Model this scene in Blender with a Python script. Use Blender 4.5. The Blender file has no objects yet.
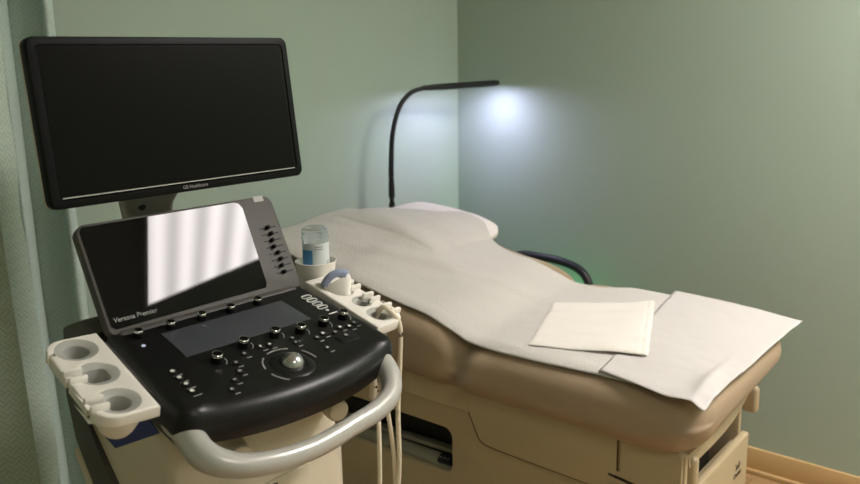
import bpy, bmesh, math, random
from mathutils import Vector, Matrix, noise
random.seed(3)
S = bpy.context.scene
COL = S.collection
PI = math.pi
rad = math.radians

# ------------------------------------------------------------------ materials
def mat(name, col, rough=0.5, metal=0.0, spec=0.5, bump=0.0, bscale=60.0, vary=0.0, vscale=4.0, emit=None, estr=0.0,
        trans=0.0, coat=0.0, sub=0.0, alpha=1.0, sheen=0.0, ior=1.45):
    m = bpy.data.materials.new(name); m.use_nodes = True
    nt = m.node_tree; b = nt.nodes['Principled BSDF']
    b.inputs['Base Color'].default_value = (*col, 1)
    b.inputs['Roughness'].default_value = rough
    b.inputs['Metallic'].default_value = metal
    b.inputs['Specular IOR Level'].default_value = spec
    b.inputs['Transmission Weight'].default_value = trans
    b.inputs['Coat Weight'].default_value = coat
    b.inputs['Coat Roughness'].default_value = 0.08
    b.inputs['Sheen Weight'].default_value = sheen
    b.inputs['Alpha'].default_value = alpha
    b.inputs['IOR'].default_value = ior
    if sub:
        b.inputs['Subsurface Weight'].default_value = sub
        b.inputs['Subsurface Radius'].default_value = (0.01, 0.008, 0.006)
        b.inputs['Subsurface Scale'].default_value = 0.5
    if emit:
        b.inputs['Emission Color'].default_value = (*emit, 1)
        b.inputs['Emission Strength'].default_value = estr
    tc = nt.nodes.new('ShaderNodeTexCoord')
    if vary:
        n = nt.nodes.new('ShaderNodeTexNoise'); n.inputs['Scale'].default_value = vscale; n.inputs['Detail'].default_value = 4
        nt.links.new(tc.outputs['Object'], n.inputs['Vector'])
        r = nt.nodes.new('ShaderNodeValToRGB')
        r.color_ramp.elements[0].position = 0.3; r.color_ramp.elements[1].position = 0.7
        r.color_ramp.elements[0].color = (*[c * (1 - vary) for c in col], 1)
        r.color_ramp.elements[1].color = (*[min(1, c * (1 + vary)) for c in col], 1)
        nt.links.new(n.outputs['Fac'], r.inputs['Fac']); nt.links.new(r.outputs['Color'], b.inputs['Base Color'])
    if bump:
        n = nt.nodes.new('ShaderNodeTexNoise'); n.inputs['Scale'].default_value = bscale; n.inputs['Detail'].default_value = 5
        nt.links.new(tc.outputs['Object'], n.inputs['Vector'])
        bp = nt.nodes.new('ShaderNodeBump'); bp.inputs['Strength'].default_value = bump; bp.inputs['Distance'].default_value = 0.004
        nt.links.new(n.outputs['Fac'], bp.inputs['Height']); nt.links.new(bp.outputs['Normal'], b.inputs['Normal'])
    return m

def srgb(r, g, b):
    f = lambda c: (c / 12.92 if c <= 0.04045 else ((c + 0.055) / 1.055) ** 2.4)
    return tuple(f(c / 255) for c in (r, g, b))

M = {}
M['wall'] = mat('sage_wall_paint', srgb(168, 183, 168), 0.55, spec=0.3, bump=0.12, bscale=220)
M['ceiling'] = mat('ceiling_tile', srgb(225, 222, 212), 0.9, bump=0.3, bscale=150)
M['base'] = mat('tan_baseboard', srgb(206, 172, 122), 0.45, vary=0.04, vscale=5)
M['black'] = mat('black_plastic', srgb(13, 13, 13), 0.45, spec=0.15, bump=0.05, bscale=500)
M['deck'] = mat('black_satin_deck', srgb(22, 22, 22), 0.36, spec=0.4)
M['glass'] = mat('black_screen_glass', (0.005, 0.005, 0.005), 0.02, spec=0.22)
M['screen'] = mat('matte_monitor_screen', (0.006, 0.006, 0.005), 0.3, spec=0.08)
M['charcoal'] = mat('charcoal_plastic', srgb(78, 74, 70), 0.5)
M['darkgrey'] = mat('dark_grey_plastic', srgb(78, 76, 74), 0.5)
M['pad'] = mat('grey_key_display', srgb(70, 73, 78), 0.28, bump=0.1, bscale=400)
M['chrome'] = mat('chrome', (0.75, 0.74, 0.72), 0.18, metal=1)
M['ball'] = mat('trackball_pearl', (0.55, 0.55, 0.54), 0.25, metal=0.85)
M['silver'] = mat('silver_plastic', srgb(196, 194, 188), 0.3, metal=0.25, spec=0.5)
M['arm_metal'] = mat('brushed_arm_metal', srgb(165, 162, 156), 0.35, metal=0.25)
M['cream'] = mat('cream_plastic', srgb(216, 204, 182), 0.45, bump=0.03, bscale=500)
M['beige'] = mat('beige_steel_panel', srgb(190, 172, 138), 0.42, vary=0.02)
M['beige_dark'] = mat('taupe_frame', srgb(150, 142, 122), 0.45)
M['inner'] = mat('recess_shade', srgb(52, 46, 38), 0.7)  # dark tone stands for shade inside the table base
M['white'] = mat('white_plastic', srgb(240, 235, 226), 0.35, sub=0.0)
M['liner'] = mat('grey_silicone_liner', srgb(176, 176, 170), 0.5)
M['legend'] = mat('legend_print', srgb(225, 225, 220), 0.5)
M['legend_dim'] = mat('legend_print_dim', srgb(150, 150, 148), 0.5)
M['vinyl'] = mat('tan_vinyl', srgb(172, 150, 124), 0.38, spec=0.4, bump=0.06, bscale=350, vary=0.015, vscale=3)
M['paper'] = mat('crepe_paper', srgb(206, 201, 195), 0.8, spec=0.15, bump=0.6, bscale=190)
M['paper2'] = mat('smooth_paper', srgb(202, 197, 193), 0.6, spec=0.3, bump=0.12, bscale=90)
M['towel'] = mat('cream_towel', srgb(230, 224, 216), 0.9, spec=0.1, bump=0.25, bscale=220)
M['pillow'] = mat('white_pillowcase', srgb(232, 224, 220), 0.85, bump=0.1, bscale=60)
M['lav'] = mat('lavender_probe_face', srgb(168, 176, 206), 0.4)
M['bottle'] = mat('translucent_bottle', (0.80, 0.88, 0.90), 0.16, trans=0.75, ior=1.25)
M['label_white'] = mat('label_white', srgb(214, 220, 220), 0.4)
M['label_blue'] = mat('label_blue', srgb(88, 150, 200), 0.4)
M['navy'] = mat('navy_label', srgb(38, 50, 120), 0.4)
M['rubber'] = mat('black_rubber', srgb(24, 24, 25), 0.55)
M['chair_arm'] = mat('black_chair_arm', srgb(40, 39, 44), 0.4)
M['seat_cloth'] = mat('grey_upholstery', srgb(74, 76, 80), 0.7, bump=0.2, bscale=300)
M['cable'] = mat('cream_cable', srgb(226, 214, 190), 0.45)
M['led'] = mat('led_strip', (1, 1, 1), 0.5, emit=(0.66, 0.61, 1.0), estr=470.0)
M['troffer'] = mat('troffer_housing', srgb(235, 235, 230), 0.4)
M['power_led'] = mat('power_led', (0.6, 0.62, 0.8), 0.4, emit=(0.6, 0.65, 1), estr=0.25)
M['orange'] = mat('orange_port', srgb(170, 80, 40), 0.5)

def floor_mat():
    m = bpy.data.materials.new('wood_plank_floor'); m.use_nodes = True
    nt = m.node_tree; b = nt.nodes['Principled BSDF']; b.inputs['Roughness'].default_value = 0.4
    tc = nt.nodes.new('ShaderNodeTexCoord')
    mp = nt.nodes.new('ShaderNodeMapping'); mp.inputs['Rotation'].default_value = (0, 0, PI / 2)
    br = nt.nodes.new('ShaderNodeTexBrick'); br.inputs['Scale'].default_value = 1
    br.inputs['Brick Width'].default_value = 1.0; br.inputs['Row Height'].default_value = 0.12; br.inputs['Mortar Size'].default_value = 0.0015
    br.inputs['Color1'].default_value = (*srgb(196, 160, 116), 1); br.inputs['Color2'].default_value = (*srgb(180, 142, 98), 1)
    br.inputs['Mortar'].default_value = (*srgb(110, 84, 56), 1)
    nz = nt.nodes.new('ShaderNodeTexNoise'); nz.inputs['Scale'].default_value = 6
    mp2 = nt.nodes.new('ShaderNodeMapping'); mp2.inputs['Scale'].default_value = (14, 1, 1)
    mx = nt.nodes.new('ShaderNodeMix'); mx.data_type = 'RGBA'; mx.blend_type = 'MULTIPLY'; mx.inputs['Factor'].default_value = 0.5
    nt.links.new(tc.outputs['Object'], mp.inputs['Vector']); nt.links.new(mp.outputs['Vector'], br.inputs['Vector'])
    nt.links.new(tc.outputs['Object'], mp2.inputs['Vector']); nt.links.new(mp2.outputs['Vector'], nz.inputs['Vector'])
    nt.links.new(br.outputs['Color'], mx.inputs['A']); nt.links.new(nz.outputs['Fac'], mx.inputs['B'])
    nt.links.new(mx.outputs['Result'], b.inputs['Base Color'])
    return m
M['floor'] = floor_mat()

def curtain_mat(name, c1, c2, k):
    m = bpy.data.materials.new(name); m.use_nodes = True
    nt = m.node_tree; b = nt.nodes['Principled BSDF']; b.inputs['Roughness'].default_value = 0.85
    b.inputs['Specular IOR Level'].default_value = 0.15
    uv = nt.nodes.new('ShaderNodeUVMap'); sp = nt.nodes.new('ShaderNodeSeparateXYZ'); nt.links.new(uv.outputs['UV'], sp.inputs['Vector'])
    def math_(op, a, bb=None):
        n = nt.nodes.new('ShaderNodeMath'); n.operation = op
        for i, x in enumerate((a, bb)):
            if x is None: continue
            if isinstance(x, (int, float)): n.inputs[i].default_value = x
            else: nt.links.new(x, n.inputs[i])
        return n.outputs[0]
    a = math_('MULTIPLY', math_('ADD', sp.outputs['X'], sp.outputs['Y']), k)
    d = math_('MULTIPLY', math_('SUBTRACT', sp.outputs['X'], sp.outputs['Y']), k)
    # a woven maze of diagonal dashes: two directions of stripes swapping from cell to cell
    sa, sd = math_('SINE', math_('MULTIPLY', a, 2.0)), math_('SINE', math_('MULTIPLY', d, 2.0))
    cell = math_('GREATER_THAN', math_('MULTIPLY', math_('SINE', math_('MULTIPLY', a, .5)), math_('SINE', math_('MULTIPLY', d, .5))), 0)
    mix = nt.nodes.new('ShaderNodeMix'); nt.links.new(cell, mix.inputs[0]); nt.links.new(sa, mix.inputs[2]); nt.links.new(sd, mix.inputs[3])
    f = math_('ADD', math_('MULTIPLY', mix.outputs[0], .5), .5)
    r = nt.nodes.new('ShaderNodeValToRGB'); r.color_ramp.elements[0].color = (*c1, 1); r.color_ramp.elements[1].color = (*c2, 1)
    nt.links.new(f, r.inputs['Fac']); nt.links.new(r.outputs['Color'], b.inputs['Base Color'])
    bp = nt.nodes.new('ShaderNodeBump'); bp.inputs['Strength'].default_value = .25; bp.inputs['Distance'].default_value = .002
    nt.links.new(f, bp.inputs['Height']); nt.links.new(bp.outputs['Normal'], b.inputs['Normal'])
    tr = nt.nodes.new('ShaderNodeBsdfTranslucent'); ms = nt.nodes.new('ShaderNodeMixShader'); ms.inputs['Fac'].default_value = .12
    nt.links.new(r.outputs['Color'], tr.inputs['Color'])
    nt.links.new(b.outputs[0], ms.inputs[1]); nt.links.new(tr.outputs[0], ms.inputs[2])
    nt.links.new(ms.outputs[0], nt.nodes['Material Output'].inputs['Surface'])
    return m
M['curtain'] = curtain_mat('woven_curtain', srgb(214, 224, 209), srgb(188, 207, 193), 230)
M['curtain2'] = curtain_mat('woven_teal_curtain', srgb(204, 218, 210), srgb(192, 209, 200), 230)

# ------------------------------------------------------------------ helpers
def tag(o, label=None, cat=None, group=None, kind=None):
    if label: o['label'] = label
    if cat: o['category'] = cat
    if group: o['group'] = group
    if kind: o['kind'] = kind
    return o

def empty(name, loc, rz=0.0):
    o = bpy.data.objects.new(name, None); COL.objects.link(o); o.location = loc; o.rotation_euler = (0, 0, rz)
    o.empty_display_size = 0.05
    return o

def link(name, me, mats, parent=None, smooth=True, angle=35):
    if not isinstance(mats, (list, tuple)): mats = [mats]
    for m in mats: me.materials.append(m)
    o = bpy.data.objects.new(name, me); COL.objects.link(o)
    if parent: o.parent = parent
    if smooth:
        for p in me.polygons: p.use_smooth = True
        if angle < 180: me.set_sharp_from_angle(angle=rad(angle))
    return o

def obj(name, bm, mats, parent=None, xf=None, smooth=True, angle=35):
    if xf is not None: bmesh.ops.transform(bm, matrix=xf, verts=bm.verts)
    bmesh.ops.recalc_face_normals(bm, faces=bm.faces)
    me = bpy.data.meshes.new(name); bm.to_mesh(me); bm.free()
    return link(name, me, mats, parent, smooth, angle)

def box(bm, c, s, bev=0.0, seg=3, rot=None, mi=0):
    r = bmesh.ops.create_cube(bm, size=1.0)
    vs = r['verts']
    bmesh.ops.scale(bm, vec=s, verts=vs)
    fs = set(f for v in vs for f in v.link_faces)
    for f in fs: f.material_index = mi
    if bev:
        es = list({e for v in vs for e in v.link_edges})
        g = bmesh.ops.bevel(bm, geom=es, offset=bev, segments=seg, affect='EDGES', profile=0.5)
        vs = list({v for f in g['faces'] for v in f.verts} | {v for v in vs if v.is_valid})
        # all verts of the connected island
        st = [vs[0]]; seen = {vs[0]}
        while st:
            v = st.pop()
            for e in v.link_edges:
                w = e.other_vert(v)
                if w not in seen: seen.add(w); st.append(w)
        vs = list(seen)
        for f in {f for v in vs for f in v.link_faces}: f.material_index = mi
    if rot is not None: bmesh.ops.transform(bm, matrix=rot, verts=vs)
    bmesh.ops.translate(bm, vec=c, verts=vs)
    return vs

def lathe(bm, prof, n=32, xf=None, mis=None):
    """prof: list of (r, z); revolved about z."""
    rings = []
    for r, z in prof:
        if r < 1e-6: rings.append([bm.verts.new((0, 0, z))])
        else: rings.append([bm.verts.new((r * math.cos(2 * PI * i / n), r * math.sin(2 * PI * i / n), z)) for i in range(n)])
    for k in range(len(rings) - 1):
        a, b = rings[k], rings[k + 1]
        for i in range(n):
            j = (i + 1) % n
            if len(a) == 1 and len(b) == 1: continue
            if len(a) == 1: f = bm.faces.new((a[0], b[j], b[i]))
            elif len(b) == 1: f = bm.faces.new((a[i], a[j], b[0]))
            else: f = bm.faces.new((a[i], a[j], b[j], b[i]))
            if mis: f.material_index = mis[k]
    vs = [v for r in rings for v in r]
    if xf is not None: bmesh.ops.transform(bm, matrix=xf, verts=vs)
    return vs

def loft(bm, loops, cap=True, closed=False):
    """skin equal-length closed loops of points"""
    R = [[bm.verts.new(p) for p in l] for l in loops]
    n = len(R[0])
    for k in range(len(R) - (0 if closed else 1)):
        a, b = R[k], R[(k + 1) % len(R)]
        for i in range(n):
            bm.faces.new((a[i], a[(i + 1) % n], b[(i + 1) % n], b[i]))
    if cap and not closed:
        bm.faces.new(list(reversed(R[0]))); bm.faces.new(R[-1])
    return R

def spline(pts, n=8):
    """Catmull-Rom through pts (tuples of any length)"""
    out = []
    P = [pts[0]] + list(pts) + [pts[-1]]
    for k in range(1, len(P) - 2):
        for i in range(n):
            t = i / n
            out.append(tuple(0.5 * (2 * b + (c - a) * t + (2 * a - 5 * b + 4 * c - d) * t * t + (3 * b - a - 3 * c + d) * t ** 3)
                             for a, b, c, d in zip(P[k - 1], P[k], P[k + 1], P[k + 2])))
    out.append(tuple(pts[-1]))
    return out

def tube(bm, pts, r, n=10, smooth=8, flat=1.0, up=(0, 0, 1)):
    """tube along pts; each pt may carry its own radius as 4th value; flat scales the section along 'up'"""
    P = [p if len(p) == 4 else (*p, r) for p in pts]
    P = spline(P, smooth) if smooth else P
    V = [Vector(p[:3]) for p in P]
    loops = []
    for i, v in enumerate(V):
        t = (V[min(i + 1, len(V) - 1)] - V[max(i - 1, 0)]).normalized()
        s = t.cross(Vector(up))
        if s.length < 1e-3: s = t.cross(Vector((0, 1, 0)))
        s.normalize(); w = s.cross(t).normalized()
        rr = P[i][3]
        loops.append([v + s * rr * math.cos(2 * PI * k / n) + w * rr * flat * math.sin(2 * PI * k / n) for k in range(n)])
    loft(bm, loops)

def rrect(x0, y0, x1, y1, r, n=6):
    out = []
    for cx, cy, a in ((x1 - r, y1 - r, 0), (x0 + r, y1 - r, 90), (x0 + r, y0 + r, 180), (x1 - r, y0 + r, 270)):
        for i in range(n + 1):
            t = rad(a + 90 * i / n); out.append((cx + r * math.cos(t), cy + r * math.sin(t)))
    return out

def circle(cx, cy, r, n=28, ry=None):
    return [(cx + r * math.cos(2 * PI * i / n), cy + (ry or r) * math.sin(2 * PI * i / n)) for i in range(n)]

def plate(outer, holes=(), z0=0.0, z1=0.01, bev=0.0):
    """filled flat outline with holes, extruded from z0 to z1 -> bmesh (via a 2D curve)"""
    cu = bpy.data.curves.new('c', 'CURVE'); cu.dimensions = '2D'; cu.fill_mode = 'BOTH'
    cu.extrude = max((z1 - z0) / 2 - bev, 1e-5); cu.bevel_depth = bev; cu.bevel_resolution = 2
    cu.offset = -bev
    for l in (outer, *holes):
        s = cu.splines.new('POLY'); s.points.add(len(l) - 1); s.use_cyclic_u = True
        for p, q in zip(s.points, l): p.co = (q[0], q[1], 0, 1)
    o = bpy.data.objects.new('c', cu); COL.objects.link(o)
    me = bpy.data.meshes.new_from_object(o)
    bm = bmesh.new(); bm.from_mesh(me)
    bmesh.ops.remove_doubles(bm, verts=bm.verts, dist=1e-5)
    bpy.data.objects.remove(o); bpy.data.curves.remove(cu); bpy.data.meshes.remove(me)
    bmesh.ops.translate(bm, vec=(0, 0, (z0 + z1) / 2), verts=bm.verts)
    return bm

def text(name, s, size, m, parent, xf, depth=0.0004, align='CENTER', shear=0, space=1.0):
    cu = bpy.data.curves.new('t', 'FONT'); cu.body = s; cu.size = size; cu.extrude = depth; cu.align_x = align; cu.align_y = 'CENTER'
    cu.shear = shear; cu.space_character = space
    o = bpy.data.objects.new('t', cu); COL.objects.link(o)
    dg = bpy.context.evaluated_depsgraph_get(); dg.update()
    me = bpy.data.meshes.new_from_object(o.evaluated_get(dg)); me.transform(xf)
    bpy.data.objects.remove(o); bpy.data.curves.remove(cu)
    me.materials.clear(); me.name = name
    return link(name, me, m, parent, smooth=False)

def join(*bms):
    a = bms[0]
    for b in bms[1:]:
        me = bpy.data.meshes.new('j'); b.to_mesh(me); b.free(); a.from_mesh(me); bpy.data.meshes.remove(me)
    return a

def mod(o, kind, **kw):
    m = o.modifiers.new(kind.lower(), kind)
    for k, v in kw.items(): setattr(m, k, v)
    return m

def sstep(a, b, x):
    t = max(0, min(1, (x - a) / (b - a))); return t * t * (3 - 2 * t)

# ------------------------------------------------------------------ the room
X0, X1, Y0, Y1, ZC = -1.05, 2.94, -1.9, 2.39, 2.6
def slab(name, c, s, m):
    bm = bmesh.new(); box(bm, c, s)
    return tag(obj(name, bm, m, smooth=False), kind='structure')
T = 0.1
slab('floor', ((X0 + X1) / 2, (Y0 + Y1) / 2, -T / 2), (X1 - X0 + 2 * T, Y1 - Y0 + 2 * T, T), M['floor'])
slab('ceiling', ((X0 + X1) / 2, (Y0 + Y1) / 2, ZC + T / 2), (X1 - X0 + 2 * T, Y1 - Y0 + 2 * T, T), M['ceiling'])
slab('wall_back', ((X0 + X1) / 2, Y1 + T / 2, ZC / 2), (X1 - X0 + 2 * T, T, ZC), M['wall'])
slab('wall_front', ((X0 + X1) / 2, Y0 - T / 2, ZC / 2), (X1 - X0 + 2 * T, T, ZC), M['wall'])
slab('wall_right', (X1 + T / 2, (Y0 + Y1) / 2, ZC / 2), (T, Y1 - Y0, ZC), M['wall'])
slab('wall_left', (X0 - T / 2, (Y0 + Y1) / 2, ZC / 2), (T, Y1 - Y0, ZC), M['wall'])
def skirting(name, c, s, foot_c, foot_s):
    bm = bmesh.new(); box(bm, c, s, 0.004, 2); box(bm, foot_c, foot_s, 0.004, 2)
    tag(obj(name, bm, M['base']), kind='structure')
skirting('baseboard_right', (X1 - 0.007, (Y0 + Y1) / 2, 0.049), (0.014, Y1 - Y0, 0.098), (X1 - 0.012, (Y0 + Y1) / 2, 0.009), (0.024, Y1 - Y0, 0.018))
skirting('baseboard_back', ((X0 + X1) / 2, Y1 - 0.007, 0.049), (X1 - X0 - .05, 0.014, 0.098), ((X0 + X1) / 2, Y1 - 0.012, 0.009), (X1 - X0 - .05, 0.024, 0.018))

# ceiling troffer (seen mirrored in the touch screen)
def troffer(cx, cy, label, rz=0, w=.62, k=1.0):
    t = tag(empty('ceiling_light', (cx, cy, ZC), rz), label, 'light')
    h = w / 2
    bm = plate(rrect(-h, -h, h, h, .005), [rrect(-h + .02, -h + .02, h - .02, h - .02, .004)], -0.035, 0)
    obj('frame', bm, M['troffer'], t)
    bm = bmesh.new(); box(bm, (0, 0, -.004), (w - .04, w - .04, .006))
    obj('reflector', bm, M['troffer'], t)
    # prismatic lens, brighter over its tubes
    m = bpy.data.materials.new('lens_over_tubes'); m.use_nodes = True
    nt = m.node_tree; nt.nodes.remove(nt.nodes['Principled BSDF'])
    tc = nt.nodes.new('ShaderNodeTexCoord'); sp = nt.nodes.new('ShaderNodeSeparateXYZ'); nt.links.new(tc.outputs['Object'], sp.inputs[0])
    mu = nt.nodes.new('ShaderNodeMath'); mu.operation = 'MULTIPLY'; mu.inputs[1].default_value = 2 * PI / .148; nt.links.new(sp.outputs['X'], mu.inputs[0])
    sh = nt.nodes.new('ShaderNodeMath'); sh.operation = 'ADD'; sh.inputs[1].default_value = 0; nt.links.new(mu.outputs[0], sh.inputs[0])
    co = nt.nodes.new('ShaderNodeMath'); co.operation = 'COSINE'; nt.links.new(sh.outputs[0], co.inputs[0])
    ma = nt.nodes.new('ShaderNodeMath'); ma.operation = 'MULTIPLY_ADD'; ma.inputs[1].default_value = .2; ma.inputs[2].default_value = .8
    nt.links.new(co.outputs[0], ma.inputs[0])
    st = nt.nodes.new('ShaderNodeMath'); st.operation = 'MULTIPLY'; st.inputs[1].default_value = TROFFER * k
    nt.links.new(ma.outputs[0], st.inputs[0])
    e = nt.nodes.new('ShaderNodeEmission'); e.inputs['Color'].default_value = (1.0, .932, .90, 1); nt.links.new(st.outputs[0], e.inputs['Strength'])
    nt.links.new(e.outputs[0], nt.nodes['Material Output'].inputs['Surface'])
    bm = bmesh.new(); box(bm, (0, 0, -.024), (w - .042, w - .042, .004))
    obj('diffuser', bm, m, t)
    return t
GREEN_GLOW = 150.0
TROFFER = 50.0
troffer(2.375, -.245, 'square recessed ceiling light mirrored in the touch screen, nearer the right wall', rad(15), .74)
troffer(.45, -1.2, 'unseen square fill light added on the ceiling, behind the viewpoint', 0, .60, .32)  # unseen fill light, added to brighten the walls

# ------------------------------------------------------------------ curtains
def curtain(name, label, x0, x1, y, z0, z1, folds, amp, m, seed, hem=False, taper=.10):
    t = tag(empty(name, ((x0 + x1) / 2, y, z0)), label, 'curtain')
    cx = (x0 + x1) / 2
    bm = bmesh.new(); uvl = bm.loops.layers.uv.new('UVMap')
    nx, nz = 150, 36
    cols = []; acc = 0; last = None
    grid = []
    for i in range(nx + 1):
        s = i / nx
        col = []
        for j in range(nz + 1):
            tt = j / nz; z = z0 + (z1 - z0) * tt
            ph = folds * 2 * PI * s + seed + .5 * math.sin(3 * tt + seed)
            a = amp * (1.1 - .35 * tt) * (.75 + .4 * math.sin(5.3 * s + seed))
            xx = x0 + (x1 - x0 - taper * tt ** 2) * s + .35 * a * math.sin(2 * ph) + (.012 * math.sin(7 * tt + seed)) * s
            yy = y + a * math.sin(ph) + .012 * noise.noise((s * 5, tt * 4, seed))
            if hem and i > nx - 3: xx += .006 * noise.noise((tt * 120, 1.3, 0)); yy += .006 * noise.noise((tt * 90, 7.3, 0))
            col.append((xx, yy, z))
        grid.append(col)
    L = [0]
    for i in range(1, nx + 1):
        a, b = grid[i - 1][nz // 2], grid[i][nz // 2]
        L.append(L[-1] + math.hypot(a[0] - b[0], a[1] - b[1]))
    V = [[bm.verts.new((p[0] - cx, p[1] - y, p[2] - z0)) for p in c] for c in grid]
    for i in range(nx):
        for j in range(nz):
            f = bm.faces.new((V[i][j], V[i + 1][j], V[i + 1][j + 1], V[i][j + 1]))
            for lp, (a, b) in zip(f.loops, ((i, j), (i + 1, j), (i + 1, j + 1), (i, j + 1))):
                lp[uvl].uv = (L[a], grid[a][b][2])
    me = bpy.data.meshes.new('drape'); bm.to_mesh(me); bm.free()
    o = link('drape', me, m, t, angle=180)
    mod(o, 'SOLIDIFY', thickness=.002)
    bm = bmesh.new(); box(bm, (0, 0, z1 - z0 + .012), (x1 - x0 + .04, .03, .022), .003)
    obj('track', bm, M['troffer'], t)
    return t
curtain('privacy_curtain', 'pale woven privacy curtain with a frayed hem, nearest at the left edge', -.55, .848, 1.93, .25, ZC - .03, 9, .055, M['curtain'], 1.0, True, 0)
curtain('privacy_curtain', 'teal green woven curtain hanging behind the pale one, beside the black monitor', .30, 1.12, 2.17, .25, ZC - .03, 7, .06, M['curtain2'], 2.2)

# ------------------------------------------------------------------ ultrasound machine
mach = tag(empty('ultrasound_machine', (.914, 1.343, 0), rad(-.5)),
           'ultrasound machine on a wheeled cart with large black monitor, touch screen and black control panel', 'ultrasound machine')
ZH = 1.038
KT = rad(15)
KM = Matrix.Translation((0, 0, ZH)) @ Matrix.Rotation(KT, 4, 'X')           # control deck plane: x = across, y = back, z = out of the deck
PM = Matrix.Translation((0, 0, ZH)) @ Matrix.Rotation(rad(63), 4, 'X')      # touch panel plane: x = across, y = up, z = towards the operator

# --- control panel
def deck_outline(i, n=40):
    """outline of the deck pulled in by i at the front and by less at the sides"""
    pts = []
    W = lambda d: .2195 + .020 * min(1, -d / .2 if d < 0 else 0) - .55 * i
    pts.append((W(0) , .006)); pts.append((W(-.04), -.04)); pts.append((W(-.09), -.09)); pts.append((W(-.14), -.14)); pts.append((W(-.18), -.18))
    # rounded corner then bowed front
    wc = W(-.2)
    for k in range(9):
        t = PI / 2 * k / 8
        fx = wc - .036 + .036 * math.cos(t)
        fd = front(wc - .036) + .036 - .036 * math.sin(t)
        pts.append((fx, fd + i * (k / 8)))
    m = 16
    for k in range(1, m):
        x = (wc - .036) * (1 - 2 * k / m); pts.append((x, front(x) + i))
    R = pts[:14]
    return pts + [(-x, y) for x, y in reversed(R)]
def front(x): return -.306 + .036 * (abs(x) / .21) ** 2.2
bm = bmesh.new()
prof = [(.045, -.076), (.018, -.074), (.004, -.064), (0, -.044), (.001, -.026), (.005, -.016), (.012, -.008), (.021, -.003), (.031, -.0005), (.038, 0)]
loft(bm, [[(x, y, w) for x, y in deck_outline(i)] for i, w in prof])
panel = obj('control_panel', bm, M['deck'], mach, KM, angle=40)

def kobj(name, bm, m, parent=panel, **k): return obj(name, bm, m, parent, KM, **k)

def knob(u, d, r=.0098, h=.017):
    bm = bmesh.new()
    lathe(bm, [(r * 1.02, 0), (r, h * .72), (r * .98, h * .74), (r * .98, h * .93), (r * .88, h), (r * .80, h * .99), (r * .78, h * .95), (0, h * .93)], 24,
          Matrix.Translation((u, d, 0)), mis=[0, 1, 1, 1, 1, 0, 0])
    return kobj('knob', bm, [M['black'], M['chrome']])
for u, d in ((-.174, -.024), (-.110, -.024), (-.045, -.024), (.019, -.024), (.082, -.024)): knob(u, d, .0082, .014)
for u, d in ((-.107, -.160), (-.038, -.141), (.033, -.140), (.084, -.152), (.141, -.152), (.194, -.150)): knob(u, d)

bm = plate([(-.137, -.036), (.132, -.036), (.136, -.122), (-.141, -.122)], (), -.001, .0012, .0004)
kobj('key_display', bm, M['pad'])
# trackball with its raised ring
bm = bmesh.new(); bmesh.ops.create_uvsphere(bm, u_segments=32, v_segments=18, radius=.021); bmesh.ops.translate(bm, vec=(0, -.232, .0005), verts=bm.verts)
kobj('trackball', bm, M['ball'])
bm = bmesh.new(); lathe(bm, [(.0225, 0), (.023, .003), (.026, .004), (.038, .0022), (.041, 0)], 40, Matrix.Translation((0, -.232, 0)))
kobj('trackball_ring', bm, M['deck'])
def arc(cu, cd, r, a0, a1, w, n=14):
    o = [(cu + (r + w) * math.cos(rad(a0 + (a1 - a0) * k / n)), cd + (r + w) * math.sin(rad(a0 + (a1 - a0) * k / n))) for k in range(n + 1)]
    i = [(cu + r * math.cos(rad(a0 + (a1 - a0) * k / n)), cd + r * math.sin(rad(a0 + (a1 - a0) * k / n))) for k in range(n, -1, -1)]
    return plate(o + i, (), 0, .0011)
for a0, a1 in ((60, 110), (128, 168), (188, 226), (-4, 32)):
    kobj('scroll_key', arc(0, -.232, .050, a0, a1, .0026), M['legend_dim'])
# round keys with a dash under each
def key(u, d, dash=.012, r=.0034, m='legend', ang=0):
    b = bmesh.new(); lathe(b, [(.0075, 0), (.0078, .0016), (.0066, .0022), (0, .0022)], 18, Matrix.Translation((u, d, 0)))
    k = kobj('button', b, M['deck'])
    kobj('legend', plate(circle(u, d, r, 12), (), .0022, .0028), M[m], k)
    if dash: kobj('legend', plate(rrect(u - dash / 2 + .002, d - .0145, u + dash / 2 + .002, d - .0125, .0008, 2), (), 0, .0009), M['legend_dim'], k)
for u, d in ((-.186, -.150), (-.187, -.171), (-.188, -.192), (-.191, -.214)): key(u, d, .016, .0037)
for u, d in ((-.115, -.222), (-.082, -.180), (-.052, -.163), (-.013, -.158), (-.092, -.205), (.006, -.160), (.052, -.178), (.056, -.163), (.098, -.184), (.118, -.178), (.142, -.186),
             (.163, -.176), (.182, -.182), (.200, -.176), (.090, -.222), (.152, -.205), (-.135, -.243)):
    key(u, d, .010, .0026 + .001 * random.random(), random.choice(['legend', 'legend_dim', 'legend_dim']))
bm = plate(rrect(.128, -.226, .172, -.196, .004), (), 0, .0018, .0006); kobj('rocker_key', bm, M['deck'])
for d in (-.047, -.0635, -.080, -.096):
    o = rrect(.176, d - .0062, .201, d + .0062, .006); i = rrect(.1782, d - .004, .1988, d + .004, .0039)
    kobj('oval_key', plate(o, [i], 0, .0014), M['legend'])
kobj('legend', plate(circle(.189, -.1105, .0036, 12), (), 0, .0012), M['legend'])
kobj('legend', plate(rrect(.180, -.126, .202, -.1235, .001, 2), (), 0, .0012), M['legend'])
for u, d in ((-.09, -.172), (-.020, -.152), (.051, -.151), (.101, -.164), (.158, -.164), (.211, -.160)):
    kobj('legend', arc(u - .016, d + .012, .016, -60, 5, .0016), M['legend_dim'])
bm = plate(rrect(-.186, -.059, -.179, -.053, .0028), (), 0, .0012); kobj('power_button', bm, M['power_led'])

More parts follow.
